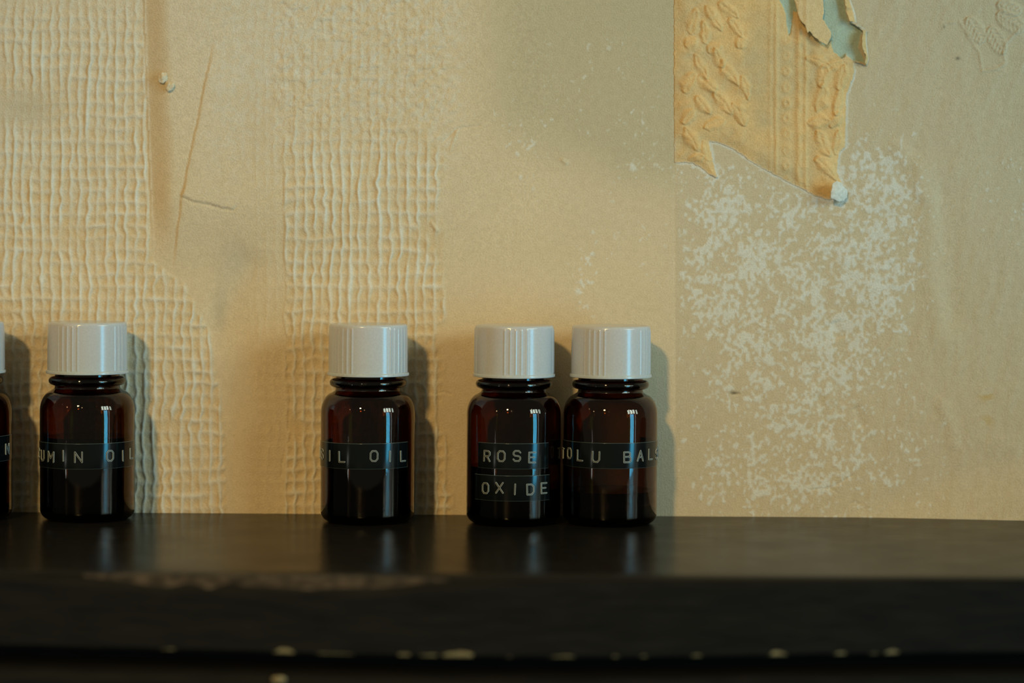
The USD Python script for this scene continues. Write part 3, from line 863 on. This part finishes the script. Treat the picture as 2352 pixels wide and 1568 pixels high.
def letter_mesh(ch, ang, zc, tilt=0.0, h=3.5e-3, w=2.45e-3, radius=RB):
    st = []
    ww = w * (1.15 if ch == 'M' else 0.95 if ch in 'ELSR' else 1.0)
    for line in GLYPH[ch]:
        st.append(LineString([((x - 0.5) * ww, (y - 0.5) * h) for x, y in line]))
    u = shapely.union_all(st)
    outer = u.buffer(0.25e-3, quad_segs=3)
    inner = u.buffer(0.14e-3, quad_segs=2)
    mv = lambda g: affinity.translate(affinity.rotate(g, tilt, origin=(0, 0)), math.radians(ang) * radius, zc)
    a = flat_prism(mv(outer.difference(inner)), 0.30e-3)
    b = flat_prism(mv(inner), 0.34e-3)
    na = len(a.vertices)
    mesh = wrap(trimesh.util.concatenate([a, b]), radius + 0.12e-3)
    col = np.vstack([np.tile([0.42, 0.48, 0.48], (na, 1)), np.tile([0.05, 0.06, 0.06], (len(mesh.vertices) - na, 1))])
    return mesh, col


def tape_mesh(a0, a1, zc, hh=8.9e-3, skew=0.0, radius=RB):
    n = max(8, int((a1 - a0) / 3)) + 2
    a = np.radians(np.r_[a0, np.linspace(a0 + 0.5, a1 - 0.5, n - 1), a1])
    zz = np.array([-0.5, -0.485, 0, 0.485, 0.5]) * hh
    t = 0.13e-3
    rad = np.array([0.0, t, t, t, 0.0]) + radius + 0.02e-3
    A, Zg = np.meshgrid(a, zz)
    Rg = np.repeat(rad[:, None], n + 1, 1)
    Rg[:, 0] = Rg[:, -1] = radius
    Zg = Zg + zc + skew * (A - a.mean()) * radius
    V = np.stack([Rg * np.sin(A), -Rg * np.cos(A), Zg], -1).reshape(-1, 3)
    k = n + 1
    q = (np.arange(len(zz) - 1)[:, None] * k + np.arange(n)[None]).ravel()
    F = np.vstack([np.stack([q, q + 1, q + k + 1], 1), np.stack([q, q + k + 1, q + k], 1)])
    col = np.tile([0.003, 0.005, 0.006], (len(V), 1))
    col[np.r_[0:k, 4 * k:5 * k]] = [0.13, 0.19, 0.20]
    col[[j * k for j in range(5)] + [j * k + k - 1 for j in range(5)]] = [0.10, 0.15, 0.16]
    return trimesh.Trimesh(V, F, process=False), col


mmv = lambda pts: [(r * MM, z * MM) for r, z in pts]
OUT = mmv([(0, 0.5), (10.5, 0.45), (12.6, 0.0)] + arc(12.9, 3.7, 3.76, 3.7, -90, 0, 9)[1:] + [(16.66, 6), (16.66, 20), (16.66, 37.0)] +
          arc(12.0, 38.4, 4.66, 7.3, 0, 78, 14) + [(11.75, 46.3), (11.5, 46.8), (11.5, 47.4)] + arc(12.1, 49.2, 1.5, 1.55, -95, 90, 11) + [(11.4, 50.9), (11.4, 62.0), (11.0, 62.6)])
INN = mmv([(10.2, 62.6), (9.8, 62.0), (9.8, 47.0), (9.9, 46.2)] + arc(11.2, 37.4, 4.1, 7.0, 85, 0, 12) + [(15.3, 30), (15.3, 15), (15.3, 7.5)] + arc(12.3, 6.0, 3.0, 3.0, 0, -90, 8) + [(0, 3.2)])


def liquid_profile(level):
    lv = level / MM
    return mmv([(0, 3.25)] + [(r, z) for r, z in arc(12.25, 6.05, 2.98, 2.98, -90, 0, 8)] + [(15.24, 8), (15.24, lv * 0.6), (15.24, lv), (0, lv)])


def cap_mesh(rot, r=14.0e-3):
    """screw cap: four groups of fine ribs, a flange at the foot, a rounded top edge"""
    n = 540
    a = np.arange(n) / n * 2 * math.pi
    deg = np.degrees(a)
    ph = (deg - rot + 45) % 90 - 45
    grip = np.zeros(n)
    for k in range(-2, 3):
        grip += np.exp(-((ph - k * 8.0) / 1.35) ** 2)
    h0, h1 = Z_CAP0, Z_CAP1
    rows = [(11.6e-3, h0 + 0.8e-3, 0), (13.3e-3, h0 + 0.8e-3, 0), (13.4e-3, h0, 0), (14.35e-3, h0, 0), (14.5e-3, h0 + 0.15e-3, 0), (14.5e-3, h0 + 0.85e-3, 0), (14.4e-3, h0 + 1.0e-3, 0), (r, h0 + 1.15e-3, 0.35), (r, h0 + 1.6e-3, 1),
            (r - 0.02e-3, (h0 + h1) / 2, 1), (r - 0.12e-3, h1 - 2.0e-3, 1), (r - 0.15e-3, h1 - 1.5e-3, 0.4)]
    rows += [(rr_, zz_, 0) for rr_, zz_ in arc(r - 1.15e-3, h1 - 1.2e-3, 1.0e-3, 1.0e-3, 0, 90, 7)]
    rows += [(r - 3.0e-3, h1 - 0.12e-3, 0), (6e-3, h1 - 0.02e-3, 0), (1e-3, h1, 0)]
    V = []
    for rr_, zz_, g in rows:
        rad = rr_ + g * 0.22e-3 * grip
        V.append(np.stack([rad * np.sin(a), -rad * np.cos(a), np.full(n, zz_)], 1))
    V = np.vstack(V + [[[0, 0, h1]], [[0, 0, h0 + 0.8e-3]]])
    k = len(rows)
    i_ = np.arange(k - 1)[:, None] * n
    j = np.arange(n)[None]
    j1 = (j + 1) % n
    q = np.stack([i_ + j, i_ + j1, i_ + n + j1, i_ + n + j], -1).reshape(-1, 4)
    jj = np.arange(n)
    top = np.stack([(k - 1) * n + jj, (k - 1) * n + (jj + 1) % n, np.full(n, k * n)], 1)
    bot = np.stack([(jj + 1) % n, jj, np.full(n, k * n + 1)], 1)
    mesh = trimesh.Trimesh(V, np.vstack([q[:, [0, 1, 2]], q[:, [0, 2, 3]], top, bot]), process=False)
    return mesh


def solve_x(px, g, z=0.03):
    d1, d2 = DW - g, z - HC
    w = d1 * fwd[1] + d2 * fwd[2]
    u = (px - W / 2) / FPX
    return (u * w - d1 * RT[1] - d2 * RT[2]) / RT[0]


def spell(text, a_first, pitch):
    return [(c_, a_first + k * pitch) for k, c_ in enumerate(text) if c_ != ' ']


glass_mesh = lathe(OUT + INN, 128)
# px of the axis, distance of the axis from the wall (m), liquid level, cap turn, label, tapes: (from, to, z, skew, letters, size)
BOTTLES = [
    (-82, 21.0e-3, 26e-3, 20, 'amber glass bottle cut off by the left edge of the picture',
     [(-70, 85, 25.6e-3, 0.0, [('N', 62)])]),
    (201, 18.8e-3, 29.5e-3, -30, 'amber bottle with a single black label reading CUMIN OIL, leftmost whole bottle',
     [(-105, 80, 23.6e-3, 0.004, spell('CUMIN OIL', -87, 19.1))]),
    (845, 21.0e-3, 24.8e-3, -40, 'amber bottle with a single black label reading BASIL OIL, standing apart in the middle',
     [(-125, 56.7, 24.4e-3, 0.008, spell('BASIL OIL', -112, 19.9))]),
    (1180, 22.6e-3, 20.5e-3, 2, 'amber bottle with two black labels reading ROSE and OXIDE',
     [(-48, 47, 25.0e-3, 0.0, spell('ROSE', -33.5, 18.7)), (-54, 49, 13.8e-3, 0.0, spell('OXIDE', -35.5, 18.7))]),
    (1401.5, 22.0e-3, 12e-3, -25, 'amber bottle with a single black label reading TOLU BALSAM, rightmost of the row',
     [(-95, 135, 25.3e-3, 0.0, list(zip('TOLUBALSAM', (-79, -58, -38.5, -17, 21, 39, 57.5, 76.5, 96, 115))))]),
]
rng = np.random.default_rng(11)
for bi, (bpx, g, level, turn, lab, tapes) in enumerate(BOTTLES):
    x0 = solve_x(bpx, g)
    B = thing('glass_bottle', lab, 'bottle', (x0, -g, 0.0), group='amber bottles on the shelf')
    view = math.degrees(math.atan2(-x0, DW - g))     # the photo's angles are counted from the line of sight; a turn of the bottle brings them there
    part(B, 'body', glass_mesh, M_GLASS, smooth=40)
    part(B, 'liquid', lathe(liquid_profile(level), 96), M_LIQUID, smooth=40, label='dark oil inside the bottle')
    part(B, 'cap', cap_mesh(turn + view), M_CAP, smooth=35, label='white ribbed plastic screw cap')
    for a0, a1, zc, skew, letters in tapes:
        tm, tc = tape_mesh(a0 + view, a1 + view, zc, skew=skew)
        t = part(B, 'label_tape', tm, M_TAPE, smooth=True, color=tc, label='black embossing tape label')
        for ch, ang in letters:
            dz = rng.uniform(-0.35e-3, 0.35e-3) + skew * math.radians(ang - (a0 + a1) / 2) * RB
            mesh, col = letter_mesh(ch, ang + view, zc - 0.1e-3 + dz, rng.uniform(-2, 2))
            part(t, 'letter', mesh, M_EMBOSS, smooth=False, color=col)
